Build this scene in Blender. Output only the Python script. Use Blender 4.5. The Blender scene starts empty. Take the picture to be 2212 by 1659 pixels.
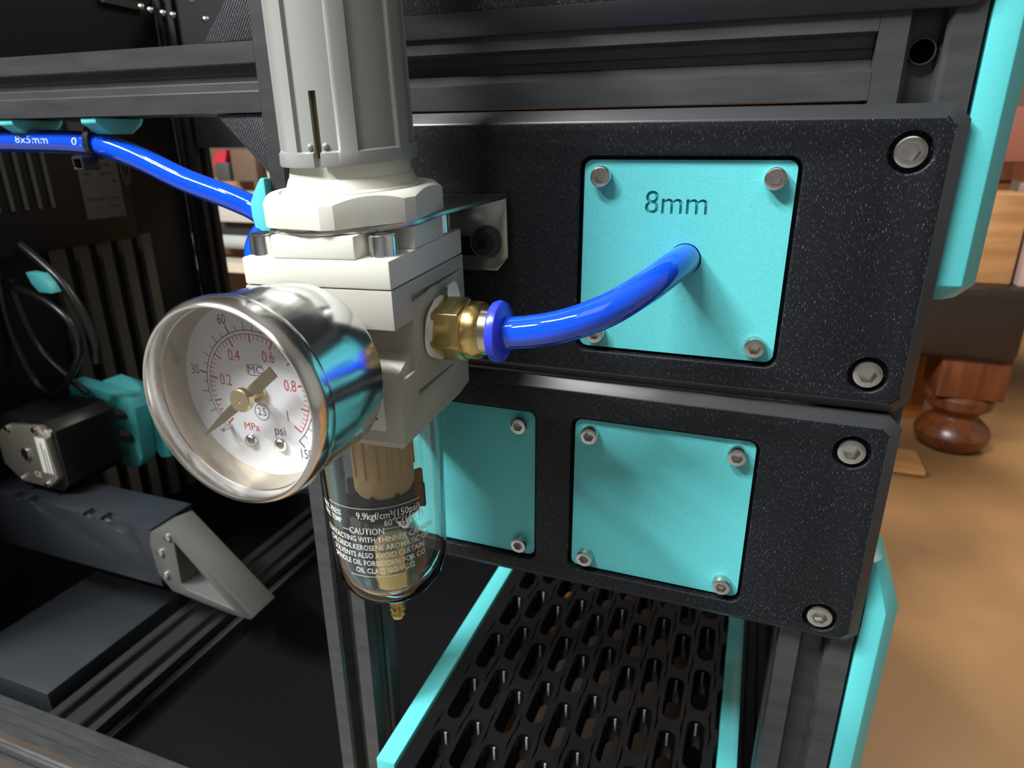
import bpy, bmesh, math, random
from mathutils import Vector, Matrix
random.seed(4)
SC = bpy.context.scene
COL = SC.collection
MM = 0.001
R = math.radians

# ------------------------------------------------------------------ camera
cam_d = bpy.data.cameras.new('camera')
cam = bpy.data.objects.new('camera', cam_d)
COL.objects.link(cam)
SC.camera = cam
cam_d.sensor_fit = 'HORIZONTAL'
cam_d.sensor_width = 36.0
cam_d.lens = 1422.42 / 2212 * 36.0
cam_d.clip_start = 0.01
cam_d.clip_end = 50
right = Vector((0.9388289, 0.34434946, -0.00487246))
down = Vector((0.11355138, -0.32287983, -0.93960348))
fwd = Vector((-0.32512517, 0.88157363, -0.34223027))
up = -down
m = Matrix((right, up, -fwd)).transposed().to_4x4()
m.translation = Vector((44.8, -176.9, 3.9)) * MM
cam.matrix_world = m
cam_d.dof.use_dof = True
cam_d.dof.focus_distance = 0.172
cam_d.dof.aperture_fstop = 26

# ------------------------------------------------------------------ world, exposure
w = bpy.data.worlds.new('world')
SC.world = w
w.use_nodes = True
w.node_tree.nodes['Background'].inputs[0].default_value = (1.0, 0.96, 0.9, 1)
w.node_tree.nodes['Background'].inputs[1].default_value = 0.25
SC.view_settings.view_transform = 'Standard'
SC.view_settings.look = 'None'
SC.view_settings.gamma = 1.0
SC.view_settings.use_curve_mapping = False
SC.view_settings.exposure = 0.0
SC.cycles.use_denoising = True
SC.cycles.max_bounces = 12
SC.cycles.transmission_bounces = 12
SC.cycles.transparent_max_bounces = 16
SC.cycles.sample_clamp_indirect = 4.0


def area_light(name, loc, target, sx, sy, power, color=(1, 1, 1)):
    d = bpy.data.lights.new(name, 'AREA')
    d.shape = 'RECTANGLE'
    d.size = sx
    d.size_y = sy
    d.energy = power
    d.color = color
    o = bpy.data.objects.new(name, d)
    COL.objects.link(o)
    o.location = loc
    q = (Vector(target) - Vector(loc)).to_track_quat('-Z', 'Y')
    o.rotation_euler = q.to_euler()
    return o


# ceiling fixtures of the workshop: two tube lamps and a wide softer panel lamp
area_light('tube_light_near', (-0.62, -0.90, 1.45), (-0.05, 0, 0), 0.7, 0.05, 42, (0.97, 0.99, 1.0))
area_light('tube_light_far', (-1.0, -0.80, 1.1), (-0.05, 0, 0), 0.45, 0.05, 46, (0.97, 0.99, 1.0))
area_light('panel_light', (0.25, -1.3, 1.6), (0, 0, -0.1), 1.0, 1.0, 5, (0.98, 0.99, 1.0))
area_light('room_light_back', (0.9, 1.6, 1.7), (0.5, 1.2, -0.4), 0.8, 0.8, 22, (1.0, 0.90, 0.76))

# ------------------------------------------------------------------ materials


def mat(name, col, rough=0.5, metal=0.0, spec=0.5, **kw):
    mt = bpy.data.materials.new(name)
    mt.use_nodes = True
    nt = mt.node_tree
    b = nt.nodes['Principled BSDF']
    b.inputs['Base Color'].default_value = (*col, 1)
    b.inputs['Roughness'].default_value = rough
    b.inputs['Metallic'].default_value = metal
    b.inputs['Specular IOR Level'].default_value = spec
    for k, v in kw.items():
        if k == 'coat':
            b.inputs['Coat Weight'].default_value = v
            b.inputs['Coat Roughness'].default_value = 0.05
        if k == 'sss':
            b.inputs['Subsurface Weight'].default_value = v
            b.inputs['Subsurface Scale'].default_value = 0.002
        if k == 'emit':
            b.inputs['Emission Color'].default_value = (*col, 1)
            b.inputs['Emission Strength'].default_value = v
    return mt


def node(mt, t, **kw):
    n = mt.node_tree.nodes.new(t)
    for k, v in kw.items():
        if k in n.inputs:
            n.inputs[k].default_value = v
        else:
            setattr(n, k, v)
    return n


def link(mt, a, b):
    mt.node_tree.links.new(a, b)


def bsdf(mt):
    return mt.node_tree.nodes['Principled BSDF']


def coords(mt, rot=(0, 0, 0), scale=(1, 1, 1)):
    tc = node(mt, 'ShaderNodeTexCoord')
    mp = node(mt, 'ShaderNodeMapping')
    mp.inputs['Rotation'].default_value = rot
    mp.inputs['Scale'].default_value = scale
    link(mt, tc.outputs['Object'], mp.inputs['Vector'])
    return mp.outputs['Vector']


def chain_bump(mt, height, strength, dist):
    b = bsdf(mt)
    bp = node(mt, 'ShaderNodeBump', Strength=strength, Distance=dist)
    old = b.inputs['Normal'].links
    if old:
        link(mt, old[0].from_socket, bp.inputs['Normal'])
    link(mt, height, bp.inputs['Height'])
    link(mt, bp.outputs['Normal'], b.inputs['Normal'])


def noise_bump(mt, scale, strength, dist=0.0003, detail=2, rot=(0, 0, 0), vscale=(1, 1, 1)):
    v = coords(mt, rot, vscale)
    n = node(mt, 'ShaderNodeTexNoise', Scale=scale, Detail=detail)
    link(mt, v, n.inputs['Vector'])
    chain_bump(mt, n.outputs['Fac'], strength, dist)
    return n


def noise_color(mt, scale, c0, c1, lo=0.4, hi=0.6, detail=3, vscale=(1, 1, 1), rot=(0, 0, 0)):
    v = coords(mt, rot, vscale)
    n = node(mt, 'ShaderNodeTexNoise', Scale=scale, Detail=detail)
    link(mt, v, n.inputs['Vector'])
    r = node(mt, 'ShaderNodeValToRGB')
    r.color_ramp.elements[0].position = lo
    r.color_ramp.elements[0].color = (*c0, 1)
    r.color_ramp.elements[1].position = hi
    r.color_ramp.elements[1].color = (*c1, 1)
    link(mt, n.outputs['Fac'], r.inputs['Fac'])
    link(mt, r.outputs['Color'], bsdf(mt).inputs['Base Color'])
    return r


def print_lines(mt, period_mm, rot, strength, dist):
    v = coords(mt, rot)
    wv = node(mt, 'ShaderNodeTexWave')
    wv.wave_type = 'BANDS'
    wv.bands_direction = 'X'
    wv.inputs['Scale'].default_value = 0.314 / (period_mm * MM)
    wv.inputs['Distortion'].default_value = 1.4
    wv.inputs['Detail'].default_value = 2
    wv.inputs['Detail Scale'].default_value = 0.6
    link(mt, v, wv.inputs['Vector'])
    chain_bump(mt, wv.outputs['Fac'], strength, dist)


M = {}
# matte black 3D-printed plastic, diagonal extrusion lines and glints painted in as pale specks
m_ = mat('black_printed_plastic', (0.010, 0.011, 0.013), 0.42, 0, 0.24)
noise_color(m_, 3200, (0.006, 0.007, 0.009), (0.22, 0.23, 0.24), 0.62, 0.80, 2, (1.5, 1.5, 0.32), (0, R(45), 0))
print_lines(m_, 0.48, (0, R(45), 0), 0.5, 0.00010)
noise_bump(m_, 2200, 0.45, 0.00012)
M['black_print'] = m_
m_ = mat('black_printed_edge', (0.012, 0.013, 0.015), 0.38, 0, 0.5)
print_lines(m_, 0.4, (0, R(90), 0), 0.5, 0.0001)
noise_bump(m_, 1500, 0.3, 0.0001)
M['black_edge'] = m_
m_ = mat('smooth_black_print_side', (0.028, 0.030, 0.032), 0.36, 0, 0.5)
noise_bump(m_, 900, 0.12, 0.0001, 2, (0, 0, 0), (0.15, 1, 1))
M['black_side'] = m_
m_ = mat('grey_black_printed_plastic', (0.030, 0.032, 0.036), 0.4, 0, 0.6)
noise_color(m_, 1400, (0.028, 0.03, 0.034), (0.14, 0.145, 0.15), 0.58, 0.80, 2)
print_lines(m_, 0.8, (0, R(-35), 0), 0.8, 0.00025)
noise_bump(m_, 900, 0.5, 0.0003)
M['gusset'] = m_
m_ = mat('teal_printed_plastic', (0.105, 0.61, 0.63), 0.42, 0, 0.45)
noise_bump(m_, 2600, 0.40, 0.00012, 3)
noise_color(m_, 2400, (0.09, 0.47, 0.485), (0.105, 0.52, 0.535), 0.35, 0.65)
M['teal'] = m_
m_ = mat('teal_smooth_printed_plastic', (0.09, 0.49, 0.505), 0.36, 0, 0.45)
noise_bump(m_, 300, 0.12, 0.0002, 2, (0, 0, 0), (1, 1, 6))
M['teal_trim'] = m_
M['teal_dark'] = mat('teal_engraving', (0.02, 0.24, 0.25), 0.6)  # darker teal paints shade into the engraved letters
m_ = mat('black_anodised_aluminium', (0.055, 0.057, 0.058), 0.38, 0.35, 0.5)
noise_bump(m_, 5000, 0.12, 0.00005)
noise_color(m_, 260, (0.045, 0.047, 0.048), (0.062, 0.064, 0.064), 0.35, 0.65, 4, (0.2, 1, 1))
M['alu'] = m_
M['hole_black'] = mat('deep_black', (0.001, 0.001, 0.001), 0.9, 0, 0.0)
M['alu_dark'] = mat('dark_anodised_aluminium', (0.022, 0.023, 0.025), 0.42, 0.3)  # same aluminium, darkened for the dim inside of the bay
M['black'] = mat('matte_black_panel', (0.006, 0.006, 0.007), 0.5, 0, 0.3)
m_ = mat('satin_black_sheet', (0.004, 0.004, 0.005), 0.4, 0, 0.15)
noise_color(m_, 420, (0.004, 0.004, 0.005), (0.03, 0.03, 0.03), 0.76, 0.82, 2)
M['black_gloss'] = m_
M['dark_plate'] = mat('dark_grey_plate', (0.024, 0.028, 0.033), 0.38, 0.2)
M['rail'] = mat('blue_grey_aluminium', (0.028, 0.033, 0.040), 0.38, 0.35)
m_ = mat('cast_alu', (0.15, 0.15, 0.14), 0.45, 0.6)
noise_bump(m_, 1200, 0.2, 0.0001)
M['cast'] = m_
M['motor_cap'] = mat('brushed_motor_cap', (0.42, 0.39, 0.32), 0.38, 0.75)
M['motor'] = mat('black_motor', (0.008, 0.008, 0.009), 0.3)
M['steel'] = mat('stainless_steel', (0.62, 0.60, 0.57), 0.22, 1.0)
M['steel_in'] = mat('stainless_socket', (0.45, 0.43, 0.40), 0.32, 1.0)
m_ = mat('chrome', (0.80, 0.81, 0.83), 0.17, 1.0)
noise_bump(m_, 1500, 0.10, 0.00008, 4, (0, 0, 0), (1, 0.08, 1))
M['chrome'] = m_
m_ = mat('chrome_bezel', (0.84, 0.83, 0.80), 0.17, 1.0)
noise_bump(m_, 900, 0.10, 0.0001, 4)
M['bezel'] = m_
m_ = mat('zinc_bracket', (0.55, 0.53, 0.48), 0.25, 1.0)
noise_bump(m_, 700, 0.12, 0.0001, 3)
M['zinc'] = m_
m_ = mat('brass', (0.70, 0.52, 0.20), 0.26, 1.0)
noise_bump(m_, 900, 0.18, 0.0001, 3, (0, 0, 0), (1, 0.15, 1))
M['brass'] = m_
M['nickel'] = mat('nickel_collar', (0.62, 0.55, 0.44), 0.22, 1.0)
M['pointer'] = mat('pointer_brass', (0.10, 0.08, 0.04), 0.55, 0.1)
M['hub'] = mat('hub_brass', (0.75, 0.62, 0.36), 0.28, 1.0)
m_ = mat('off_white_plastic', (0.60, 0.59, 0.51), 0.42, 0, 0.5)
noise_bump(m_, 900, 0.10, 0.0001)
M['white'] = m_
m_ = mat('warm_grey_plastic', (0.40, 0.385, 0.335), 0.45, 0, 0.5)  # warm grey, darkened further to carry shade on the lower block
noise_bump(m_, 1200, 0.16, 0.0001)
M['body'] = m_
m_ = mat('grey_knob_plastic', (0.25, 0.255, 0.235), 0.34, 0, 0.5)
noise_bump(m_, 900, 0.10, 0.0001)
M['knob'] = m_
M['olive'] = mat('olive_inner_sleeve', (0.20, 0.16, 0.07), 0.4)
m_ = mat('sintered_filter', (0.62, 0.40, 0.17), 0.55)
noise_bump(m_, 3000, 0.2, 0.0001)
M['filter'] = m_
M['blue_hose'] = mat('blue_polyurethane_hose', (0.004, 0.065, 0.62), 0.05, 0, 0.6, coat=0.6)
M['blue_plastic'] = mat('blue_release_ring_plastic', (0.03, 0.05, 0.72), 0.28, 0, 0.5)
m_ = mat('white_tape', (0.72, 0.70, 0.68), 0.5)
noise_bump(m_, 700, 0.4, 0.0003)
M['tape'] = m_
M['dial'] = mat('white_dial', (0.66, 0.66, 0.68), 0.35)
M['red_ink'] = mat('red_ink', (0.50, 0.035, 0.03), 0.5)
M['blue_ink'] = mat('blue_black_ink', (0.05, 0.04, 0.14), 0.5)
M['brown_ink'] = mat('dark_ink', (0.13, 0.10, 0.07), 0.5)
M['white_ink'] = mat('white_ink', (0.80, 0.80, 0.78), 0.5)
M['hose_ink'] = mat('pale_ink', (0.45, 0.55, 0.85), 0.5)
M['label'] = mat('grey_label', (0.060, 0.064, 0.060), 0.5)
M['label_mark'] = mat('grey_label_print', (0.022, 0.022, 0.022), 0.6)
M['slat'] = mat('brown_grey_slat', (0.080, 0.072, 0.060), 0.5)
M['cable'] = mat('black_cable', (0.015, 0.015, 0.016), 0.28)
M['paper'] = mat('white_sticker', (0.70, 0.69, 0.64), 0.5)
M['sticker_ink'] = mat('sticker_ink', (0.05, 0.05, 0.05), 0.5)

# clear bowl
m_ = mat('clear_polycarbonate', (0.97, 1.0, 0.99), 0.0, 0, 0.5)
bsdf(m_).inputs['Transmission Weight'].default_value = 1.0
bsdf(m_).inputs['IOR'].default_value = 1.42
M['clear'] = m_


def thin_glass(name, tint, ior):
    mt = bpy.data.materials.new(name)
    mt.use_nodes = True
    nt = mt.node_tree
    nt.nodes.remove(nt.nodes['Principled BSDF'])
    out = nt.nodes['Material Output']
    tr = node(mt, 'ShaderNodeBsdfTransparent', Color=(*tint, 1))
    gl = node(mt, 'ShaderNodeBsdfGlossy', Roughness=0.02)
    lw_ = node(mt, 'ShaderNodeLayerWeight', Blend=0.5)
    pw = node(mt, 'ShaderNodeMath', operation='POWER')
    pw.inputs[1].default_value = 4.0
    fr = node(mt, 'ShaderNodeMath', operation='MULTIPLY_ADD')
    fr.inputs[1].default_value = 0.7
    fr.inputs[2].default_value = ior
    link(mt, lw_.outputs['Facing'], pw.inputs[0])
    link(mt, pw.outputs[0], fr.inputs[0])
    mx = node(mt, 'ShaderNodeMixShader')
    link(mt, fr.outputs[0], mx.inputs[0])
    link(mt, tr.outputs[0], mx.inputs[1])
    link(mt, gl.outputs[0], mx.inputs[2])
    link(mt, mx.outputs[0], out.inputs['Surface'])
    return mt


M['lens'] = thin_glass('dial_lens', (0.98, 0.98, 0.98), 0.035)
M['clear_thin'] = thin_glass('clear_bowl_wall', (0.95, 0.98, 0.98), 0.05)
# room
m_ = mat('tan_concrete', (0.36, 0.20, 0.085), 0.45)
noise_color(m_, 3.0, (0.27, 0.14, 0.055), (0.46, 0.245, 0.09), 0.40, 0.62, 5)
M['floor'] = m_
M['floor_grey'] = mat('grey_concrete', (0.17, 0.165, 0.155), 0.6)
M['wall'] = mat('workshop_wall', (0.42, 0.42, 0.41), 0.8)
M['wall_b'] = mat('workshop_back_wall', (0.16, 0.12, 0.09), 0.8)
M['ceiling'] = mat('workshop_ceiling', (0.55, 0.55, 0.54), 0.9)
m_ = mat('stained_wood', (0.16, 0.045, 0.015), 0.28)
noise_color(m_, 18, (0.10, 0.028, 0.010), (0.20, 0.06, 0.02), 0.35, 0.65, 4, (4, 4, 0.6))
M['wood_dark'] = m_
m_ = mat('pale_wood', (0.42, 0.19, 0.06), 0.5)
noise_color(m_, 14, (0.33, 0.15, 0.05), (0.48, 0.24, 0.09), 0.35, 0.65, 4, (0.6, 4, 4))
M['wood_pale'] = m_
M['orange_wood'] = mat('orange_wood', (0.40, 0.13, 0.025), 0.4)
m_ = mat('dark_leather', (0.022, 0.013, 0.010), 0.35)
noise_bump(m_, 60, 0.3, 0.002)
M['leather'] = m_
M['cardboard'] = mat('cardboard', (0.42, 0.22, 0.11), 0.8)
M['cream'] = mat('cream_board', (0.62, 0.56, 0.43), 0.6)
M['pvc'] = mat('grey_white_pipe', (0.42, 0.45, 0.44), 0.4)
M['whitebox'] = mat('off_white_box', (0.55, 0.52, 0.47), 0.6)
M['dark_tool'] = mat('dark_grey_tool', (0.03, 0.03, 0.03), 0.5)
M['red'] = mat('red_cloth', (0.50, 0.02, 0.04), 0.6)
M['brownbox'] = mat('brown_clutter', (0.13, 0.08, 0.05), 0.7)
M['redbrick'] = mat('red_brown_box', (0.30, 0.09, 0.05), 0.7)
M['pinkish'] = mat('pale_pink_box', (0.45, 0.30, 0.25), 0.7)

# ------------------------------------------------------------------ mesh helpers (all in millimetres)


class Mesh:
    def __init__(s):
        s.v = []
        s.f = []

    def add(s, v, f):
        o = len(s.v)
        s.v += [tuple(p) for p in v]
        s.f += [tuple(i + o for i in q) for q in f]
        return s

    def box(s, x0, x1, y0, y1, z0, z1):
        v = [(x, y, z) for x in (x0, x1) for y in (y0, y1) for z in (z0, z1)]
        return s.add(v, [(0, 1, 3, 2), (4, 6, 7, 5), (0, 4, 5, 1), (2, 3, 7, 6), (0, 2, 6, 4), (1, 5, 7, 3)])

    def loft(s, loops, cap=True):
        """loops: list of same-length closed 3D loops"""
        n = len(loops[0])
        v = [p for l in loops for p in l]
        f = []
        for k in range(len(loops) - 1):
            for i in range(n):
                j = (i + 1) % n
                f.append((k * n + i, k * n + j, (k + 1) * n + j, (k + 1) * n + i))
        if cap:
            f.append(tuple(range(n))[::-1])
            f.append(tuple((len(loops) - 1) * n + i for i in range(n)))
        return s.add(v, f)

    def prism(s, poly, axis, a0, a1):
        """poly in the two other axes (x,z for y; y,z for x; x,y for z)"""
        def mk(p, a):
            return {'x': (a, p[0], p[1]), 'y': (p[0], a, p[1]), 'z': (p[0], p[1], a)}[axis]
        return s.loft([[mk(p, a0) for p in poly], [mk(p, a1) for p in poly]])

    def lathe(s, prof, n=48, c=(0, 0, 0), axis='z', cap=True, phase=0.0):
        loops = []
        for r, h in prof:
            l = []
            for i in range(n):
                a = 2 * math.pi * i / n + phase
                p, q = r * math.cos(a), r * math.sin(a)
                l.append({'z': (c[0] + p, c[1] + q, c[2] + h), 'y': (c[0] + p, c[1] + h, c[2] + q),
                          'x': (c[0] + h, c[1] + p, c[2] + q)}[axis])
            loops.append(l)
        return s.loft(loops, cap)

    def tube(s, pts, r, n=12, cap=True):
        pts = [Vector(p) for p in pts]
        loops = []
        ref = Vector((0, 0, 1))
        prev = None
        for i, p in enumerate(pts):
            t = (pts[min(i + 1, len(pts) - 1)] - pts[max(i - 1, 0)]).normalized()
            if prev is None:
                u = t.cross(ref)
                if u.length < 1e-3:
                    u = t.cross(Vector((1, 0, 0)))
            else:
                u = prev - t * prev.dot(t)
            u.normalize()
            prev = u
            v = t.cross(u)
            loops.append([tuple(p + u * (r * math.cos(2 * math.pi * k / n)) + v * (r * math.sin(2 * math.pi * k / n))) for k in range(n)])
        return s.loft(loops, cap)

    def sphere(s, c, r, n=16, half=None, sy=1.0):
        """half='-y' gives a dome facing -y"""
        prof = []
        k = n // 2
        for i in range(k + 1):
            a = math.pi / 2 * i / k
            prof.append((max(r * math.sin(a), 0.01), -r * sy * math.cos(a)))
        if half is None:
            for i in range(1, k + 1):
                a = math.pi / 2 + math.pi / 2 * i / k
                prof.append((max(r * math.sin(a), 0.01), -r * sy * math.cos(a)))
        return s.lathe(prof, n, c, 'y')


def raw_mesh(ms, name='tmp'):
    me = bpy.data.meshes.new(name)
    me.from_pydata(ms.v, [], ms.f)
    bm = bmesh.new()
    bm.from_mesh(me)
    bmesh.ops.remove_doubles(bm, verts=bm.verts, dist=1e-5)
    bmesh.ops.recalc_face_normals(bm, faces=bm.faces)
    bm.to_mesh(me)
    bm.free()
    return me


def finish(me, bevel=0, seg=2, bang=30, sharp=32, smooth=True, offset=(0, 0, 0)):
    bm = bmesh.new()
    bm.from_mesh(me)
    if bevel:
        ed = [e for e in bm.edges if len(e.link_faces) == 2 and e.calc_face_angle(0) > R(bang)]
        bmesh.ops.bevel(bm, geom=ed, offset=bevel, segments=seg, profile=0.5, affect='EDGES', clamp_overlap=True)
    bm.normal_update()
    if smooth:
        for f in bm.faces:
            f.smooth = True
        for e in bm.edges:
            if len(e.link_faces) == 2 and e.calc_face_angle(0) > R(sharp):
                e.smooth = False
    bmesh.ops.translate(bm, verts=bm.verts, vec=Vector(offset) * -1)
    bmesh.ops.scale(bm, verts=bm.verts, vec=(MM, MM, MM))
    bm.to_mesh(me)
    bm.free()


BASE = {}


def part(name, ms, material, parent=None, bevel=0, seg=2, bang=30, sharp=32, smooth=True, label=None, world=True, me=None):
    """one mesh object; coordinates are world mm (world=True) or local mm of the parent thing"""
    if me is None:
        me = raw_mesh(ms)
    off = BASE.get(parent.name, (0, 0, 0)) if (parent and world) else (0, 0, 0)
    finish(me, bevel, seg, bang, sharp, smooth, off)
    me.name = name
    me.materials.append(M[material] if isinstance(material, str) else material)
    o = bpy.data.objects.new(name, me)
    COL.objects.link(o)
    if parent:
        o.parent = parent
        BASE[o.name] = off
    if label:
        o['label'] = label
    return o


def tag(o, label, cat, group=None, kind=None):
    o['label'] = label
    if cat:
        o['category'] = cat
    if group:
        o['group'] = group
    if kind:
        o['kind'] = kind
    return o


def thing(name, label, cat, base=(0, 0, 0), rot=(0, 0, 0), group=None):
    o = bpy.data.objects.new(name, None)
    COL.objects.link(o)
    o.empty_display_size = 0.005
    o.location = Vector(base) * MM
    o.rotation_euler = rot
    BASE[o.name] = tuple(base)
    return tag(o, label, cat, group)


def solo(name, ms, material, label, cat, group=None, base=None, **kw):
    """a thing that is one mesh, with its origin at its base"""
    me = raw_mesh(ms)
    if base is None:
        xs = [v.co for v in me.vertices]
        base = (sum(v.x for v in xs) / len(xs), sum(v.y for v in xs) / len(xs), min(v.z for v in xs))
    bevel = kw.pop('bevel', 0)
    finish(me, bevel, kw.get('seg', 2), kw.get('bang', 30), kw.get('sharp', 32), kw.get('smooth', True), base)
    me.name = name
    me.materials.append(M[material])
    o = bpy.data.objects.new(name, me)
    COL.objects.link(o)
    o.location = Vector(base) * MM
    BASE[o.name] = tuple(base)
    return tag(o, label, cat, group)


def structure(name, ms, material):
    o = part(name, ms, material)
    o['kind'] = 'structure'
    return o


def boolean(me, cutters, op='DIFFERENCE'):
    o = bpy.data.objects.new('tmp_a', me)
    COL.objects.link(o)
    tmp = []
    for c in cutters:
        cm = c if isinstance(c, bpy.types.Mesh) else raw_mesh(c)
        co = bpy.data.objects.new('tmp_b', cm)
        COL.objects.link(co)
        tmp.append(co)
        md = o.modifiers.new('b', 'BOOLEAN')
        md.operation = op
        md.object = co
        md.solver = 'EXACT'
    dg = bpy.context.evaluated_depsgraph_get()
    out = bpy.data.meshes.new_from_object(o.evaluated_get(dg))
    bpy.data.objects.remove(o)
    for t in tmp:
        bpy.data.objects.remove(t)
    out.materials.clear()
    return out


def text_mesh(s, size, depth=0.0, align='CENTER', sx=1.0, bold=0.0, res=4):
    """text in local xz plane facing -y, size in mm (cap height ~0.7 size)"""
    cu = bpy.data.curves.new('t', 'FONT')
    cu.body = s
    cu.size = size
    cu.align_x = align
    cu.align_y = 'CENTER'
    cu.extrude = depth
    cu.offset = bold
    cu.resolution_u = res
    o = bpy.data.objects.new('t', cu)
    COL.objects.link(o)
    dg = bpy.context.evaluated_depsgraph_get()
    me = bpy.data.meshes.new_from_object(o.evaluated_get(dg))
    bpy.data.objects.remove(o)
    for v in me.vertices:
        x, y, z = v.co
        v.co = (x * sx, -z, y)
    return me


def move_mesh(me, d, roll=0.0):
    c, s_ = math.cos(roll), math.sin(roll)
    for v in me.vertices:
        x, y, z = v.co
        v.co = (x * c - z * s_ + d[0], y + d[1], x * s_ + z * c + d[2])
    return me


def rrect(x0, x1, z0, z1, r, n=6):
    pts = []
    for cx, cz, a0 in ((x1 - r, z1 - r, 0), (x0 + r, z1 - r, 90), (x0 + r, z0 + r, 180), (x1 - r, z0 + r, 270)):
        for i in range(n + 1):
            a = R(a0 + 90 * i / n)
            pts.append((cx + r * math.cos(a), cz + r * math.sin(a)))
    return pts


def crect(x0, x1, z0, z1, c):
    return [(x1 - c, z1), (x0 + c, z1), (x0, z1 - c), (x0, z0 + c), (x0 + c, z0), (x1 - c, z0), (x1, z0 + c), (x1, z1 - c)]


def extrusion_profile(w=20, h=20, deep=True, fl=3.0):
    """T-slot profile centred on 0; slots in the middle of each 20 mm"""
    def side(n):  # along +u from 0..20n, outward = +v ; returns (u, depth)
        pts = []
        for k in range(n):
            c = 20 * k + 10
            if not deep:
                pts += [(c - 4.1, 0), (c - 3.6, 1.0), (c - 3.6, fl - 0.8), (c - 1.3, fl - 0.6), (c - 0.9, fl), (c + 0.9, fl), (c + 1.3, fl - 0.6), (c + 3.6, fl - 0.8), (c + 3.6, 1.0), (c + 4.1, 0)]
                continue
            pts += [(c - 4.1, 0), (c - 3.2, 1.2), (c - 3.2, 1.9), (c - 5.2, 1.9), (c - 2.8, 5.6), (c + 2.8, 5.6),
                    (c + 5.2, 1.9), (c + 3.2, 1.9), (c + 3.2, 1.2), (c + 4.1, 0)]
        return pts
    nw, nh = w // 20, h // 20
    P = []
    P += [(-w / 2 + u, -h / 2 + d) for u, d in side(nw)]
    P = [(-w / 2, -h / 2)] + P + [(w / 2, -h / 2)]
    P += [(w / 2 - d, -h / 2 + u) for u, d in side(nh)] + [(w / 2, h / 2)]
    P += [(w / 2 - u, h / 2 - d) for u, d in side(nw)] + [(-w / 2, h / 2)]
    P += [(-w / 2 + d, h / 2 - u) for u, d in side(nh)]
    return P


def extrusion(axis, a0, a1, u0, v0, w=20, h=20, deep=True, fl=3.0):
    """u0,v0 = lower corner in the two other axes"""
    P = [(p[0] + w / 2 + u0, p[1] + h / 2 + v0) for p in extrusion_profile(w, h, deep, fl)]
    return Mesh().prism(P, axis, a0, a1)


def catmull(P, n=10):
    P = [Vector(p) for p in P]
    P = [P[0] * 2 - P[1]] + P + [P[-1] * 2 - P[-2]]
    out = []
    for i in range(1, len(P) - 2):
        for k in range(n):
            t = k / n
            a, b, c, d = P[i - 1], P[i], P[i + 1], P[i + 2]
            out.append(0.5 * ((2 * b) + (c - a) * t + (2 * a - 5 * b + 4 * c - d) * t * t + (3 * b - a - 3 * c + d) * t ** 3))
    out.append(P[-2])
    return out


# ================================================================== ROOM
structure('floor', Mesh().box(-2500, 2500, -60, 2600, -450, -430), 'floor')
structure('floor', Mesh().box(-2500, 2500, -2500, -60, -450, -430), 'floor_grey')  # unseen front floor, grey added to neutralise warm reflections in the metal
structure('wall_back', Mesh().box(-2500, 2500, 2600, 2650, -430, 2000), 'wall_b')
structure('wall_left', Mesh().box(-2550, -2500, -2500, 2600, -430, 2000), 'wall')
structure('wall_right', Mesh().box(2500, 2550, -2500, 2600, -430, 2000), 'wall')
structure('wall_front', Mesh().box(-2500, 2500, -2550, -2500, -430, 2000), 'wall')
structure('ceiling', Mesh().box(-2500, 2500, -2500, 2600, 2000, 2050), 'ceiling')

# ================================================================== MACHINE FRAME
frame = thing('machine_frame', 'black anodised slotted aluminium frame that carries the panels and the regulator', 'machine frame', (-200, 180, -430))


def fp(name, ms, material='alu', **kw):
    return part(name, ms, material, frame, **kw)


fp('extrusion_post', extrusion('z', -376, 130, -104.4, 4), label='slotted post behind the grey regulator knob')
rp = raw_mesh(extrusion('z', -376, 130, 64.7, 4))
rp = boolean(rp, [Mesh().lathe([(2.6, -2), (2.6, 12)], 24, (74.5, 0, 22.9), 'y')])
part('extrusion_post', None, 'alu', frame, me=rp, label='slotted post at the right with a round access hole')
fp('extrusion_post', extrusion('z', -376, 130, 64.7, 340))
fp('extrusion_post', extrusion('z', -376, 130, -490, 4))
fp('extrusion_post', extrusion('z', -376, 130, -490, 345), 'black')
fp('extrusion_beam', extrusion('x', -84.2, 64.6, 4, 12.9, deep=False, fl=4.8), label='upper beam above the 8 mm panel')
fp('extrusion_beam', extrusion('x', -470, -104.5, 4, 13.6, deep=False), label='upper beam left of the knob')
fp('extrusion_beam', extrusion('x', -470, -104.5, 4, -356), label='lower front beam at the bottom left corner')
fp('extrusion_beam', extrusion('x', -84.2, 64.6, 4, -356))
fp('extrusion_beam', extrusion('x', -470, 64.6, 345, -356))
fp('extrusion_beam', extrusion('y', 24.2, 344.8, 64.7, -356))
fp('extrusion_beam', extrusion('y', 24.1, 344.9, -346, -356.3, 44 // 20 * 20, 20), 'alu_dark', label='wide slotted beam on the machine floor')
fp('hole_rim', Mesh().lathe([(2.5, 0), (2.8, 0), (2.8, 1.2), (2.5, 1.2), (2.5, 0)], 24, (74.5, 7.9, 22.9), 'y', cap=False), 'alu')
fp('hole', Mesh().lathe([(0.05, 0.6), (2.5, 0.6), (2.5, 1.2), (0.05, 1.2)], 24, (74.5, 7.9, 22.9), 'y', cap=False), 'hole_black')  # black disc paints the dark depth of the hole
# printed corner braces
fp('corner_brace', Mesh().prism([(-104.5, 33.8), (-124.6, 33.8), (-104.5, 54.5)], 'y', 5, 22), 'gusset', bevel=0.5, label='textured black triangular brace above the beam')
fp('corner_brace', Mesh().prism([(-104.5, 13.4), (-123.6, 13.4), (-104.5, -5.5)], 'y', 5, 22), 'gusset', bevel=0.5, label='textured black triangular brace below the beam')
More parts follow.
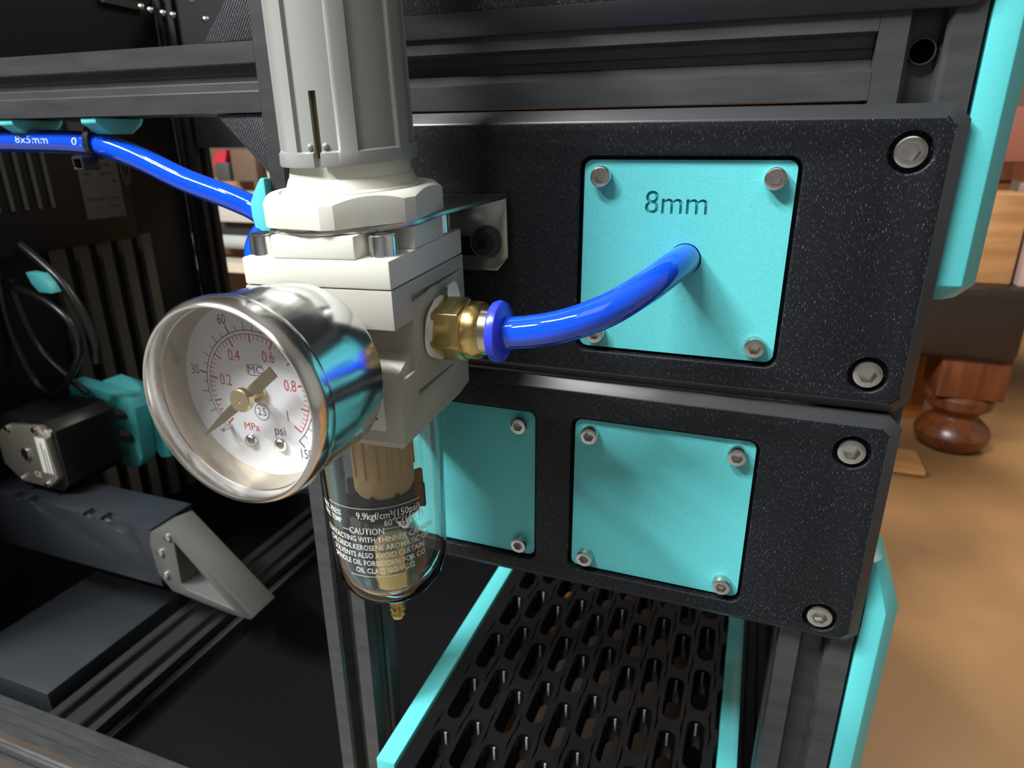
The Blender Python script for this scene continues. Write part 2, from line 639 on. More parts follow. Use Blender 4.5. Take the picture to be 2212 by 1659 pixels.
# panels that close the bay
fp('side_panel', Mesh().box(-492, -490.2, 24, 345, -376, 130), 'black')
fp('base_panel', Mesh().box(-489, -76, 24.5, 344, -362, -356.5), 'black_gloss', label='glossy black floor sheet of the machine')
fp('rear_panel', Mesh().box(-470, 64, 350, 354, 2, 130), 'black', label='black upper back sheet')
fp('rear_panel', Mesh().box(-470, 64, 350, 354, -376, -140), 'black', label='black lower back sheet')
fp('side_panel', Mesh().box(84, 84.6, 24.5, 339, -376, -137), 'black')  # sheet added to keep light off the floor inside the bay
M['brown_sheet'] = mat('brown_sheet', (0.016, 0.010, 0.007), 0.6, 0, 0.2)
fp('base_panel', Mesh().box(-76, 84, 24.5, 344, -376, -374), 'brown_sheet')  # added sheet, its dark brown imitates the room floor in shade
fp('skirt_panel', Mesh().box(-470, -104.5, 1.5, 4, -376, -357), 'alu')
# vertical slats on the left side wall
for i, y in enumerate((201, 222, 243, 264, 285)):
    fp('slat', Mesh().box(-490, -484.2, y - 5.0, y + 5.0, -330, -72), 'slat')

# ================================================================== CONNECTOR PANELS


def screw(parent, x, y, z, r, h, name='screw', hexr=None, sr=None, world=True, axis='y', mat_='steel', label=None):
    """cap screw whose head stands from y (plate) towards -y by h, with a hex socket"""
    hexr = hexr or r * 0.56
    me = Mesh()
    b = r * 0.2
    prof = [(hexr * 0.9, -h * 0.25), (hexr, -h), (r - b, -h), (r - b * 0.3, -h + b * 0.3), (r, -h + b), (r, 0)]
    n = 36
    loops = []
    for k, (rr, hh) in enumerate(prof):
        l = []
        for i in range(n):
            a = 2 * math.pi * i / n
            q = rr
            if k < 2:
                aa = (a % (math.pi / 3)) - math.pi / 6
                q = rr * math.cos(math.pi / 6) / math.cos(aa) * 1.08
            l.append((x + q * math.cos(a), y + hh, z + q * math.sin(a)))
        loops.append(l)
    me.loft(loops, cap=True)
    if axis == 'z':
        me.v = [(vx, vz_, -vy) for vx, vy, vz_ in me.v]
    o = part(name, me, mat_, parent, world=world, label=label)
    return o


def side_faces(o, x0, x1, z0, z1, base):
    # the flanks and chamfers are the smooth sides of the print
    o.data.materials.append(M['black_side'])
    for p in o.data.polygons:
        c = p.center / MM + Vector(base)
        if (c.x < x0 or c.x > x1 or c.z < z0 or c.z > z1) and p.normal.y > -0.97:
            p.material_index = 1


def panel(name, label, x0, x1, z0, z1, plates, screws, hole=None):
    t = thing(name, label, 'panel', ((x0 + x1) / 2, 4, z0 - 3))
    c = 2.2
    face = crect(x0, x1, z0, z1, c)
    out = crect(x0 - 3, x1 + 3, z0 - 3, z1 + 3, c + 1.2)
    body = Mesh().loft([[(p[0], -0.8, p[1]) for p in face], [(p[0], 2.2, p[1]) for p in out], [(p[0], 3.95, p[1]) for p in out]])
    cut = []
    for (a, b, c0, d, _) in plates:
        cut.append(Mesh().prism(rrect(a - 1.0, b + 1.0, c0 - 1.0, d + 1.0, 3.2), 'y', -5, 3.0))
    for (sx, sz) in screws:
        cut.append(Mesh().lathe([(4.6, -5), (4.6, 2.2)], 32, (sx, 0, sz), 'y'))
    me = boolean(raw_mesh(body), cut)
    bm = bmesh.new()
    bm.from_mesh(me)
    bmesh.ops.dissolve_limit(bm, angle_limit=0.01, verts=bm.verts, edges=bm.edges)
    ed = [e for e in bm.edges if len(e.link_faces) == 2 and e.calc_face_angle(0) > R(28)
          and all(abs(v.co.y + 0.8) < 0.01 for v in e.verts)]
    bmesh.ops.bevel(bm, geom=ed, offset=0.9, segments=3, profile=0.5, affect='EDGES', clamp_overlap=True)
    bm.to_mesh(me)
    bm.free()
    pb_ = part('panel_body', None, 'black_print', t, me=me)
    side_faces(pb_, x0 + 0.3, x1 - 0.3, z0 + 0.3, z1 - 0.3, BASE[t.name])
    for (a, b, c0, d, txt) in plates:
        pm = raw_mesh(Mesh().prism(rrect(a, b, c0, d, 2.2), 'y', 0.9, 2.95))
        if txt:
            tm = move_mesh(text_mesh(txt, 8.2, 0.6, sx=0.98), ((a + b) / 2 - 1.7, 0.9, d - 10.7))
            pm = boolean(pm, [tm, Mesh().lathe([(4.15, -2), (4.15, 5)], 40, (27.5, 0, -24.6), 'y')])
        po = part('cover_plate', None, 'teal', t, me=pm)
        if txt:
            tm = move_mesh(text_mesh(txt, 8.2, 0.02, sx=0.98), ((a + b) / 2 - 1.7, 1.46, d - 10.7))
            part('engraved_text', None, 'teal_dark', po, me=tm, smooth=False, label='engraved text 8mm')
        w_, h_ = b - a, d - c0
        for sx in (a + 4.75, b - 4.75):
            for sz in (c0 + 4.2, d - 4.2):
                screw(po, sx, 0.9, sz, 2.65, 3.0)
    for (sx, sz) in screws:
        screw(t, sx, 2.2, sz, 3.55, 3.0, name='mounting_screw')
    return t


panel('outlet_module', 'black printed panel with one teal cover plate marked 8mm', -78, 82.5, -57.8, 9.0,
      [(0, 52, -50.4, 0, '8mm')], [(74.6, 1.8), (74.5, -50.7)])
panel('blank_module', 'lower black printed panel with two blank teal cover plates', -78, 82, -130.4, -64.6,
      [(-0.4, 51.1, -124.9, -73.6, None), (-64.8, -13.2, -124.9, -73.6, None)], [(74.2, -72.2), (74.0, -124.8)])
# module above the beam
t = thing('upper_module', 'textured black printed panel cut by the top edge, above the beam', 'panel', (0, 4, 32))
me = Mesh().loft([[(p[0], -0.8, p[1]) for p in crect(-77, 81, 35.9, 110, 2.5)], [(p[0], 3.0, p[1]) for p in crect(-81, 85.6, 30.6, 114, 4)],
                  [(p[0], 3.9, p[1]) for p in crect(-81, 85.6, 30.6, 114, 4)]])
pb_ = part('panel_body', me, 'black_print', t, bevel=0.4)
side_faces(pb_, -76.7, 80.7, 36.2, 109, BASE[t.name])

# ------------------------------------------------------------------ teal corner covers on the right
def corner_cover(label, z0, z1, tip_bottom, base):
    # cross-section (x, y): front face, chamfer, side
    sec = [(85.7, 4.0), (91.3, 4.0), (95.2, 9.0), (96.2, 24), (85.7, 24)]
    secs = [(85.7, 7.5), (88.6, 7.5), (92.2, 11.5), (93.2, 24), (85.7, 24)]
    lo = []
    if tip_bottom:
        lo = [[(p[0], p[1], z0) for p in secs], [(p[0], p[1], z0 + 4) for p in sec], [(p[0], p[1], z1) for p in sec]]
    else:
        lo = [[(p[0], p[1], z0) for p in sec], [(p[0], p[1], z1 - 14) for p in sec], [(p[0], p[1], z1) for p in [(85.7, 7.5), (87, 7.5), (89.2, 10.5), (90.5, 24), (85.7, 24)]]]
    o = solo('corner_cover', Mesh().loft(lo), 'teal_trim', label, 'trim', base=base, bevel=0.3)
    return o


corner_cover('teal corner cover beside the hose panel, ending in a chamfered tip', -32.3, 110, True, (88, 14, -32.3))
corner_cover('teal corner cover below and right of the blank panel, running off the bottom edge', -376, -108.5, False, (88, 14, -376))

# ------------------------------------------------------------------ grille
gr = thing('floor_grille', 'black slotted grille between two teal strips under the blank panel', 'grille', (-6, 90, -236))
glints = Mesh()
GX0, GX1, ZT, ZB = -64.0, 53.0, -224.0, -238.0
ms = Mesh()
px_, py_ = 10.8, 30.5
NS = 7


def stadium(cx, cy, hw, hl, n=NS):
    pts = []
    for i in range(n + 1):
        a = math.pi * i / n
        pts.append((cx + hw * math.cos(a), cy + hl - hw + hw * math.sin(a)))
    for i in range(n + 1):
        a = math.pi + math.pi * i / n
        pts.append((cx + hw * math.cos(a), cy - hl + hw + hw * math.sin(a)))
    return pts


def rect_loop(cx, cy, hx, hy, n=NS):
    pts = []
    for i in range(n + 1):
        t = i / n
        # from right side, over the top, to the left
        if t < 0.25:
            p = (hx, hy * (t / 0.25) if False else hy * min(1, 4 * t))
        elif t > 0.75:
            p = (-hx, hy * min(1, 4 * (1 - t)))
        else:
            p = (hx - (t - 0.25) * 4 * hx, hy)
        pts.append(p)
    top = pts
    bot = [(-p[0], -p[1]) for p in top]
    return [(cx + p[0], cy + p[1]) for p in top + bot]


for k in range(11):
    cx = -53.4 + px_ * k - 5.0 * 0
    off = 7.6 if k % 2 == 0 else 16.6
    for j in range(-1, 8):
        cy = off + py_ * j - 11.5
        if cy < -14 or cy > 225:
            continue
        o_ = rect_loop(cx, cy, px_ / 2, py_ / 2)
        i_ = stadium(cx, cy, 3.7, 12.3)
        i2 = stadium(cx, cy, 3.3, 11.9)
        i3 = i2
        glints.lathe([(0.45, ZT - 7.5), (0.5, ZT - 1.2)], 8, (cx, cy + 11.7, 0))  # grey strip models the glint on the slot's rounded end wall
        ms.loft([[(p[0], p[1], ZT) for p in o_], [(p[0], p[1], ZT) for p in i_], [(p[0], p[1], ZT - 1.0) for p in i2],
                 [(p[0], p[1], ZB) for p in i3], [(p[0], p[1], ZB) for p in o_]], cap=False)
ms.box(GX0, -58.8, -28, 240, ZB, ZT)
mg = mat('glossy_black_grille', (0.004, 0.004, 0.005), 0.35, 0, 0.22)
noise_bump(mg, 500, 0.25, 0.0003)
M['grille'] = mg
M['rib_grey'] = mat('grey_rib', (0.30, 0.30, 0.30), 0.35)  # colour of the modelled slot-end glints
part('slotted_plate', ms, 'grille', gr)
rb_ = part('rib', glints, 'rib_grey', gr, label='small light ribs at the slot ends')
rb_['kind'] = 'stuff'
for (a, b, lab) in ((-73.1, -65.0, 'left'), (53.0, 60.6, 'right')):
    s_ = Mesh().box(a, b, -14.2, 240, -238, -223.2)
    part('edge_strip', s_, 'teal_trim', gr, bevel=0.5)

# ================================================================== REGULATOR (local frame, tilted by 1.6 degrees)
TH = R(-1.6)
OR = (-49.9, -31.2, -27.0)
reg = thing('air_regulator', 'off-white and grey compressed air filter regulator hanging before the black frame', 'regulator', OR, (0, TH, 0))


SHEAR = 0.07


def shear(me, y0=0.0):
    for v in me.vertices:
        v.co.z += SHEAR * (v.co.y - y0)
    return me


def L(name, ms, material, parent=reg, y0=0.0, **kw):
    kw['world'] = False
    if parent == reg or parent.get('sheared'):
        ms.v = [(p[0], p[1], p[2] + SHEAR * (p[1] - y0)) for p in ms.v]
        o = part(name, ms, material, parent, **kw)
        o['sheared'] = 1
        return o
    return part(name, ms, material, parent, **kw)


# knob: seven recessed panels
VIEW = math.atan2(-145.7, 94.7)
n = 7 * 36
prof_h = [(27.3, 16.25, 0), (27.8, 16.4, 0), (30.2, 16.3, 0), (30.6, 16.2, 1), (44, 16.05, 1), (70, 15.8, 1), (92, 15.5, 1), (92.5, 15.2, 0), (96, 15.0, 0), (97, 14.5, 0)]


def recess(a):
    ph = ((math.degrees(a - VIEW) + 25.7) % 51.43)  # 0..51.4, panel centre at 0
    d = min(ph, 51.43 - ph)
    if d < 17.4:
        return 0.85
    if d < 18.6:
        return 0.85 * (18.6 - d) / 1.2
    return 0


loops = []
for h, r, rec in prof_h:
    loops.append([((r - rec * recess(2 * math.pi * i / n)) * math.cos(2 * math.pi * i / n), (r - rec * recess(2 * math.pi * i / n)) * math.sin(2 * math.pi * i / n), h) for i in range(n)])
inner = [[(14.2 * math.cos(2 * math.pi * i / n), 14.2 * math.sin(2 * math.pi * i / n), h) for i in range(n)] for h in (94, 27.3)]
km = Mesh().loft(loops[::-1][::-1] + inner, cap=False)
n_ = n
# close: bottom ring between outer first loop and inner last, top cap disc
v0 = [tuple(p) for p in loops[0]]
v1 = [tuple(p) for p in inner[1]]
km.add(v0 + v1, [(i, (i + 1) % n_, n_ + (i + 1) % n_, n_ + i) for i in range(n_)])
kme = raw_mesh(km)
cut = []
for k in (0, 2, 4):
    a = VIEW + R(-25.7 + 51.43 * k)
    c, s_ = math.cos(a), math.sin(a)
    hw = 0.85
    v = []
    for rr in (13.6, 18):
        for tt in (-hw, hw):
            for z in (26, 43):
                v.append((rr * c - tt * s_, rr * s_ + tt * c, z))
    cut.append(Mesh().add(v, [(0, 1, 3, 2), (4, 6, 7, 5), (0, 4, 5, 1), (2, 3, 7, 6), (0, 2, 6, 4), (1, 5, 7, 3)]))
kme = boolean(kme, cut)
knob = part('knob', None, 'knob', reg, me=shear(kme), world=False, sharp=40)
knob['sheared'] = 1
L('inner_sleeve', Mesh().lathe([(13.4, 26), (13.4, 60)], 48), 'olive', knob)
for sgn in (-1, 1):
    a = VIEW + R(-25.7 + sgn * 7.0)
    L('bump', Mesh().sphere((15.2 * math.cos(a), 15.2 * math.sin(a), 31.6), 0.8, 12), 'knob', knob)
# neck
L('neck', Mesh().lathe([(14.0, 29), (14.3, 27.2), (14.8, 24.4), (15.1, 24.1), (15.9, 21.9), (16.4, 21.7), (16.9, 21.4), (16.9, 20.0), (12, 20.0)], 72), 'white')
# ring nut: seven wide flats with narrow facets, conical top chamfer
pts = []
for k in range(7):
    for s_ in (-4.3, 4.3):
        a = VIEW + R(-17 + 51.43 * k + s_)
        pts.append((21.9 * math.cos(a), 21.9 * math.sin(a)))
nm = raw_mesh(Mesh().prism(pts, 'z', 14.5, 21.3))
nm = boolean(nm, [Mesh().lathe([(23.5, 12), (23.5, 18.4), (20.3, 21.1), (20.0, 21.25), (17.8, 21.3), (17.3, 20.7)], 96)], 'INTERSECT')
part('ring_nut', None, 'white', reg, me=shear(nm), world=False, bevel=0.25, seg=2, bang=20, sharp=28)
# chrome mounting bracket
pts = []
for i in range(25):
    a = R(180 + 180 * i / 24)
    pts.append((20.6 * math.cos(a), 20.6 * math.sin(a)))
pts += [(21.5, 6), (29.6, 27.5), (29.6, 29.6), (-29.6, 29.6), (-29.6, 27.5), (-21.5, 6)]
def tilt(y):
    return max(0.0, y) * 0.035
lo = [[(p[0], p[1], 13.2 + tilt(p[1])) for p in pts], [(p[0], p[1], 14.4 + tilt(p[1])) for p in pts]]
br = L('bracket', Mesh().loft(lo), 'zinc', label='shiny metal mounting bracket', bevel=0.2)
fl = raw_mesh(Mesh().prism([(-29.6, 16.4), (29.6, 16.4), (29.6, 0.2), (26.2, -3.6), (-26.2, -3.6), (-29.6, 0.2)], 'y', 28.2, 29.7))
fl = boolean(fl, [Mesh().prism(rrect(13.5, 26.4, 0.6, 5.8, 2.5), 'y', 20, 35)])
part('flange', None, 'zinc', br, me=fl, world=False, bevel=0.15)
so = Mesh().lathe([(1.5, -1.2), (1.5, -2.6), (3.4, -2.6), (4.1, -2.0), (4.2, 0)], 28, (23.2, 28.1, 2.6), 'y')
L('bracket_screw', so, 'black_edge', br, label='black cap screw')

# bonnet: plus-shaped raised block on a square base
bon = [(-10.8, -20), (11.6, -20), (11.6, -7.6), (20, -7.6), (20, 8), (11.6, 8), (11.6, 18.6), (-10.8, 18.6), (-10.8, 8), (-20, 8), (-20, -7.6), (-10.8, -7.6)]
bm_ = Mesh().prism(bon, 'z', 6.45, 11.7)
L('bonnet', Mesh().prism([(-20, -20), (20, -20), (20, 18.6), (-20, 18.6)], 'z', 0.0, 6.5), 'white', bevel=0.45, y0=-20)
bo2 = L('bonnet_top', bm_, 'white', bevel=0.4, y0=-20)
L('collar', Mesh().lathe([(17.2, 12.9), (17.2, 13.3)], 64), 'white')
for (sx, sy) in ((15.8, -14.6), (-16.6, -15.4), (15.8, 13.4), (-15.8, 13.4)):
    ms = Mesh()
    hexr = 1.7
    loops = []
    for k, (rr, hh) in enumerate([(3.2, 6.45), (3.2, 10.8), (3.1, 11.2), (2.8, 11.4), (hexr, 11.4), (hexr, 9.6)]):
        l = []
        for i in range(36):
            a = 2 * math.pi * i / 36
            q = rr
            if k > 3:
                aa = (a % (math.pi / 3)) - math.pi / 6
                q = rr * math.cos(math.pi / 6) / math.cos(aa)
            l.append((sx + q * math.cos(a), sy + q * math.sin(a), hh))
        loops.append(l)
    ms.loft(loops)
    L('bonnet_screw', ms, 'chrome', y0=-20, label='chrome cap screw')
# body: flange block, waist with side port plates, lower block
bme = raw_mesh(Mesh().box(-20, 20, -20, 18.6, -9.2, -0.25))
bme = boolean(bme, [Mesh().box(-20, 20, -11.2, 18.6, -24, -8.0)], 'UNION')
bme = boolean(bme, [Mesh().loft([[(-20, -20, -21.8), (20, -20, -21.8), (20, 18.6, -21.8), (-20, 18.6, -21.8)],
                              [(-20, -20, -37.3), (20, -20, -37.3), (20, 18.6, -36.5), (-20, 18.6, -36.5)],
                              [(-18.6, -18.8, -39.2), (18.6, -18.8, -39.2), (18.6, 15.5, -39.0), (-18.6, 15.5, -39.0)]]),
                    Mesh().prism([(-20.0, -22.5), (-10.5, -22.5), (-10.5, -17.0), (-20.0, -21.7)], 'x', -18.6, 18.6)], 'UNION')
gv = []
for sg in (1, -1):
    gv.append(Mesh().prism([(-11.2, -3.4), (-11.2, -5.2), (16.5, -4.0), (16.5, -3.7)], 'x', sg * 18.6, sg * 21))
    gv.append(Mesh().prism([(-11.2, -27.0), (-11.2, -28.6), (9, -28.0), (9, -27.7)], 'x', sg * 18.8, sg * 21))
bme = boolean(bme, gv)
body = part('body', None, 'body', reg, me=shear(bme, -20), world=False, bevel=0.55, seg=2, bang=40)
body['sheared'] = 1
L('port_boss', Mesh().lathe([(10.6, 19.8), (10.4, 20.25), (8.0, 20.3)], 48, (0, 0, -14.8), 'x'), 'body', body, y0=-20, label='round port boss')

# sticker on the front of the lower block, behind the gauge
stk = L('sticker', Mesh().prism(rrect(2.5, 15.2, -34.4, -25.5, 0.8, 4), 'y', -20.12, -19.9), 'paper', y0=-20, label='white sticker')
for i in range(4):
    L('sticker_print', Mesh().box(3.5, 9.5 + 3.6 * (i % 2), -20.16, -20.1, -33.5 + 1.9 * i, -32.9 + 1.9 * i), 'sticker_ink', stk, y0=-20)

# bowl
outer = [(17.6, -37.5), (17.5, -46), (17.1, -60), (16.5, -80), (16.1, -85), (15.2, -88.4), (13.2, -91.6), (10.4, -94.4), (7.4, -96.6), (5.2, -98.6), (3.8, -100.4), (2.9, -101.6)]
inn = [(2.4, -97.5), (5.2, -95.8), (9.0, -93.2), (12.0, -90.4), (14.0, -87.4), (15.0, -84.5), (15.5, -80), (16.1, -60), (16.5, -46), (16.6, -37.5)]
bowl = L('bowl', Mesh().lathe(outer + inn + [(17.6, -37.5)], 96, cap=False), 'clear', label='clear plastic filter bowl', sharp=60)
L('filter_element', Mesh().lathe([(8.6, -37), (8.6, -60.2), (8.0, -61.4), (3, -61.6)], 48), 'filter', bowl, label='tan filter element')
for i in range(10):
    a = VIEW + R(-60 + 24 * i)
    c, s_ = math.cos(a), math.sin(a)
    v = []
    for rr in (8.5, 9.1):
        for tt in (-0.35, 0.35):
            for z in (-55, -40):
                v.append((rr * c - tt * s_, rr * s_ + tt * c, z))
    L('rib', Mesh().add(v, [(0, 1, 3, 2), (4, 6, 7, 5), (0, 4, 5, 1), (2, 3, 7, 6), (0, 2, 6, 4), (1, 5, 7, 3)]), 'filter', bowl)
L('baffle', Mesh().lathe([(3, -61.2), (9.2, -61.3), (9.6, -62), (10.4, -66.6), (10.2, -67.6), (3, -67.8)], 48), 'black', bowl, label='black baffle')
for i in range(8):
    a = VIEW + R(45 * i + 20)
    c, s_ = math.cos(a), math.sin(a)
    v = []
    for rr in (8.5, 11.8):
        for tt in (-0.6, 0.6):
            for z in (-67, -60):
                v.append((rr * c - tt * s_, rr * s_ + tt * c, z))
    L('fin', Mesh().add(v, [(0, 1, 3, 2), (4, 6, 7, 5), (0, 4, 5, 1), (2, 3, 7, 6), (0, 2, 6, 4), (1, 5, 7, 3)]), 'black', bowl)
L('drain_piston', Mesh().lathe([(5.6, -95), (5.6, -91.6), (6.0, -91.3), (6.0, -88), (5.6, -87.6), (5.2, -87.4), (5.2, -80.6), (4.9, -80.0), (0.1, -79.9)], 36), 'brass', bowl, label='brass drain piston')
L('drain_nipple', Mesh().lathe([(2.2, -97), (2.2, -101.4), (2.6, -102.2), (2.0, -103.2), (2.6, -104), (2.0, -105), (2.4, -105.8), (2.1, -107), (0.5, -107.2)], 32), 'brass', bowl, label='brass drain nipple')

# white print on the bowl, wrapped round it
def wrap(me, r, az, z0):
    for v in me.vertices:
        x, y, z = v.co
        a = az + x / r
        rr = r - y
        v.co = (rr * math.cos(a), rr * math.sin(a), z + z0)
    return me


AZL = VIEW


def bowl_r(z):
    if z > -60:
        return 17.5 + (z + 46) * 0.4 / 14 + 0.03
    return 17.1 + (z + 60) * 0.6 / 20 + 0.06


rows = [('MAX. PRESS', -18.5, -60.8, 2.3), ('9.9kgf/cm\u00b2(150psi)', 0.2, -60.6, 3.0), ('MAX. TEMP', -18.5, -63.2, 2.3), ('60\u00b0C(140\u00b0F)', 4.4, -63.0, 2.8),
        ('CAUTION', -6.4, -65.4, 2.8), ('CONTACTING WITH THINNER CARBON', -4.6, -68.0, 2.35), ('CHLORIDE.KEROSENE AROMATIC OR', -4.6, -70.6, 2.35),
        ('SOLVENTS ALSO AVOID CERTAIN', -4.8, -73.1, 2.35), ('SPINDLE OIL FORBIDDEN FOR CO', -4.8, -75.6, 2.35), ('OIL CLASS ISO VG32', -2.4, -78.1, 2.35)]
for txt, x0, z0, size in rows:
    tm = text_mesh(txt, size, 0.0, sx=0.80, bold=0.03, res=2)
    for v in tm.vertices:
        v.co.x += x0
    wrap(tm, bowl_r(z0 - 1.2), AZL, z0)
    part('printed_line', None, 'white_ink', bowl, me=shear(tm), world=False, smooth=False)
for (xa, xb, z0) in ((-13.5, -10.4, -65.4), (-1.8, 9.0, -64.8), (-18, 9.0, -58.4), (-13, 3, -80.0)):
    ms = Mesh()
    kk = 16
    for i in range(kk):
        q = []
        for xx, zz in ((xa + (xb - xa) * i / kk, 0), (xa + (xb - xa) * (i + 1) / kk, 0), (xa + (xb - xa) * (i + 1) / kk, 0.16), (xa + (xb - xa) * i / kk, 0.16)):
            q.append(((bowl_r(z0) + 0.02) * math.cos(AZL + xx / 16.72), (bowl_r(z0) + 0.02) * math.sin(AZL + xx / 16.72), z0 + zz))
        ms.add(q, [(0, 1, 2, 3)])
    L('printed_rule', ms, 'white_ink', bowl, smooth=False)

# white thread tape round the port
ms = Mesh()
for j, (ra, rb, x0, x1) in enumerate(((7.4, 7.6, 20.9, 22.6), (7.9, 7.2, 21.0, 22.0))):
    loops = []
    for h, r in ((x0, ra - 0.6), (x0, ra), (x1, rb), (x1, rb - 0.6)):
        loops.append([(h + 0.25 * math.sin(3 * a_ + j), (r + 0.3 * math.sin(5 * a_ + 2 * j)) * math.cos(a_), -13.4 + (r + 0.3 * math.sin(5 * a_ + 2 * j)) * math.sin(a_)) for a_ in [2 * math.pi * i / 40 for i in range(40)]])
    ms.loft(loops)
# loose tag of tape on top
ms.loft([[(20.6 + 0.8 * i, 3 + 1.6 * math.sin(i * 1.3), -6.2 + 2.4 * math.sin(i * 0.9)), (21.2 + 0.8 * i, 7 + math.sin(i), -5.6 + 2.0 * math.sin(i * 0.9 + 0.6)),
          (21.3 + 0.8 * i, 7 + math.sin(i), -5.3 + 2.0 * math.sin(i * 0.9 + 0.6)), (20.7 + 0.8 * i, 3 + 1.6 * math.sin(i * 1.3), -5.9 + 2.4 * math.sin(i * 0.9))] for i in range(6)])
L('thread_tape', ms, 'tape', label='wrinkled white thread tape')

# ------------------------------------------------------------------ brass push-in fitting (own thing, same tilt)
fit = thing('push_in_fitting', 'brass push-in hose fitting with a blue release ring', 'fitting', OR, (0, TH, 0))
hexs = []
for x, r in ((21.8, 7.7), (22.2, 8.1), (29.0, 8.1), (29.5, 7.6)):
    hexs.append([(x, r * math.cos(R(60 * k + 200)), -13.4 + r * math.sin(R(60 * k + 200))) for k in range(6)])
L('hex_body', Mesh().loft(hexs), 'brass', fit, bevel=0.15)
L('barrel', Mesh().lathe([(6.6, 29.2), (7.2, 29.9), (7.3, 31.6), (7.0, 33.0), (6.3, 33.8), (5.5, 33.9)], 48, (0, 0, -13.4), 'x'), 'brass', fit)
L('collar', Mesh().lathe([(6.0, 33.5), (6.2, 33.7), (6.1, 35.8), (5.6, 36.1)], 48, (0, 0, -13.4), 'x'), 'nickel', fit, label='silvery metal collar')
L('release_ring', Mesh().lathe([(4.4, 35.9), (6.6, 35.9), (7.4, 36.3), (7.7, 37.2), (7.5, 38.4), (6.6, 39.0), (4.7, 39.3), (4.3, 39.3)], 56, (0, 0, -13.4), 'x'), 'blue_plastic', fit, label='blue plastic release ring')


def lw(x, y, z):
    """regulator local -> world mm"""
    v = Matrix.Rotation(TH, 3, 'Y') @ Vector((x, y, z))
    return (v.x + OR[0], v.y + OR[1], v.z + OR[2])


# ------------------------------------------------------------------ hoses
p0 = lw(37, 0, -13.4)
p1 = lw(42, 0, -13.4)
path = catmull([p0, p1, (3, -31, -36.9), (13, -27.5, -33.2), (21, -19, -28.6), (25.3, -9.8, -25.6), (27.2, -1.5, -24.7), (27.5, 4, -24.6)], 10)
solo('air_hose', Mesh().tube(path, 4.0, 32), 'blue_hose', 'glossy blue hose from the brass fitting into the plate marked 8mm', 'hose')
pathL = catmull([(-300, 16, 3), (-265, 14, 5.6), (-238, 12, 6.1), (-212.4, 12, 5.8), (-195.7, 12, 5.2), (-182, 12, 3.8), (-167.4, 12, -0.2), (-147.8, 12, -7.6),
                 (-128.3, 12, -13.2), (-117.9, 12, -17.0), (-110.5, 9, -20.5), (-109.8, 1, -27), (-105, -6, -33.5), (-96, -14, -39), (-84, -27, -41), (-76, -31, -41), (-70.5, -31.2, -41)], 10)
hose2 = thing('air_hose', 'blue hose tied under the beam, with small white print, at upper left', 'hose', (-200, 8, 0))
part('hose_wall', Mesh().tube(pathL, 4.15, 32), 'blue_hose', hose2)


def on_hose(me, path, s_start, r, base_ang):
    P = [Vector(p) for p in path]
    acc = [0]
    for i in range(1, len(P)):
        acc.append(acc[-1] + (P[i] - P[i - 1]).length)
    camv = Vector((44.8, -176.9, 3.9))
    for v in me.vertices:
        s_ = s_start + v.co.x
        i = max(0, min(len(P) - 2, next((k for k in range(len(acc) - 1) if acc[k + 1] > s_), len(P) - 2)))
        f = (s_ - acc[i]) / (acc[i + 1] - acc[i])
        c = P[i].lerp(P[i + 1], f)
        t = (P[min(i + 2, len(P) - 1)] - P[i - 1 if i else 0]).normalized()
        front = Vector((0.35, -1, 0))
        front = (front - t * front.dot(t)).normalized()
        upv = t.cross(front) * -1
        if upv.z < 0:
            upv = -upv
        a = base_ang + v.co.z / r
        v.co = c + (front * math.cos(a) + upv * math.sin(a)) * r
    return me


def arclen_to_x(x):
    P = [Vector(p) for p in pathL]
    a = 0
    for i in range(1, len(P)):
        if P[i].x >= x:
            return a
        a += (P[i] - P[i - 1]).length
    return a


for txt, x in (('TPU', -236.5), ('8x5mm', -213.5), ('01', -191.0)):
    tm = text_mesh(txt, 4.0, 0.0, sx=1.45, res=2)
    on_hose(tm, pathL, arclen_to_x(x), 4.19, 0.10)
    part('printed_text', None, 'hose_ink', hose2, me=tm, smooth=False, label='white print')

# hose clips
def hose_clip(x, label):
    t = thing('hose_clip', label, 'clip', (x, 12, 9), group=None)
    prof = [(4.6, 13.4), (25, 13.4), (23.5, 11.0), (19.0, 7.9), (10.0, 7.9), (6.5, 10.2), (4.6, 11.4)]
    part('clip_body', Mesh().prism(prof, 'x', x - 3.7, x + 3.7), 'teal_trim', t, bevel=0.5)
    return t


hose_clip(-179.6, 'teal hose clip under the beam with a black cable tie')
hose_clip(-221.5, 'teal hose clip under the beam at the left edge')
tie = thing('cable_tie', 'black cable tie that holds the blue hose to the teal clip', 'cable tie', (-180, 8, -4))
loop = []
for i in range(33):
    a = 2 * math.pi * i / 32
    loop.append((-186.2 + 0.25 * math.sin(a), 12 + 4.5 * math.cos(a), 4.6 + (4.5 if math.sin(a) < 0 else 6.6) * math.sin(a)))
ms = Mesh()
for i in range(32):
    a, b = Vector(loop[i]), Vector(loop[i + 1])
    c = Vector((-186.2, 12, 4.6))
    oa, ob = (a - c).normalized() * 0.7, (b - c).normalized() * 0.7
    q = []
    for p, o_ in ((a, oa), (b, ob)):
        for dx in (-1.3, 1.3):
            q += [p + Vector((dx, 0, 0)), p + o_ + Vector((dx, 0, 0))]
    ms.add(q, [(0, 1, 5, 4), (2, 6, 7, 3), (0, 4, 6, 2), (1, 3, 7, 5)])
part('strap', ms, 'cable', tie)
hm = raw_mesh(Mesh().box(-189.6, -184.2, 3.0, 9.4, -4.2, 0.6))
hm = boolean(hm, [Mesh().box(-188.6, -185.4, 0, 5.5, -3.4, -0.4)])
part('tie_head', None, 'cable', tie, me=hm, bevel=0.3)
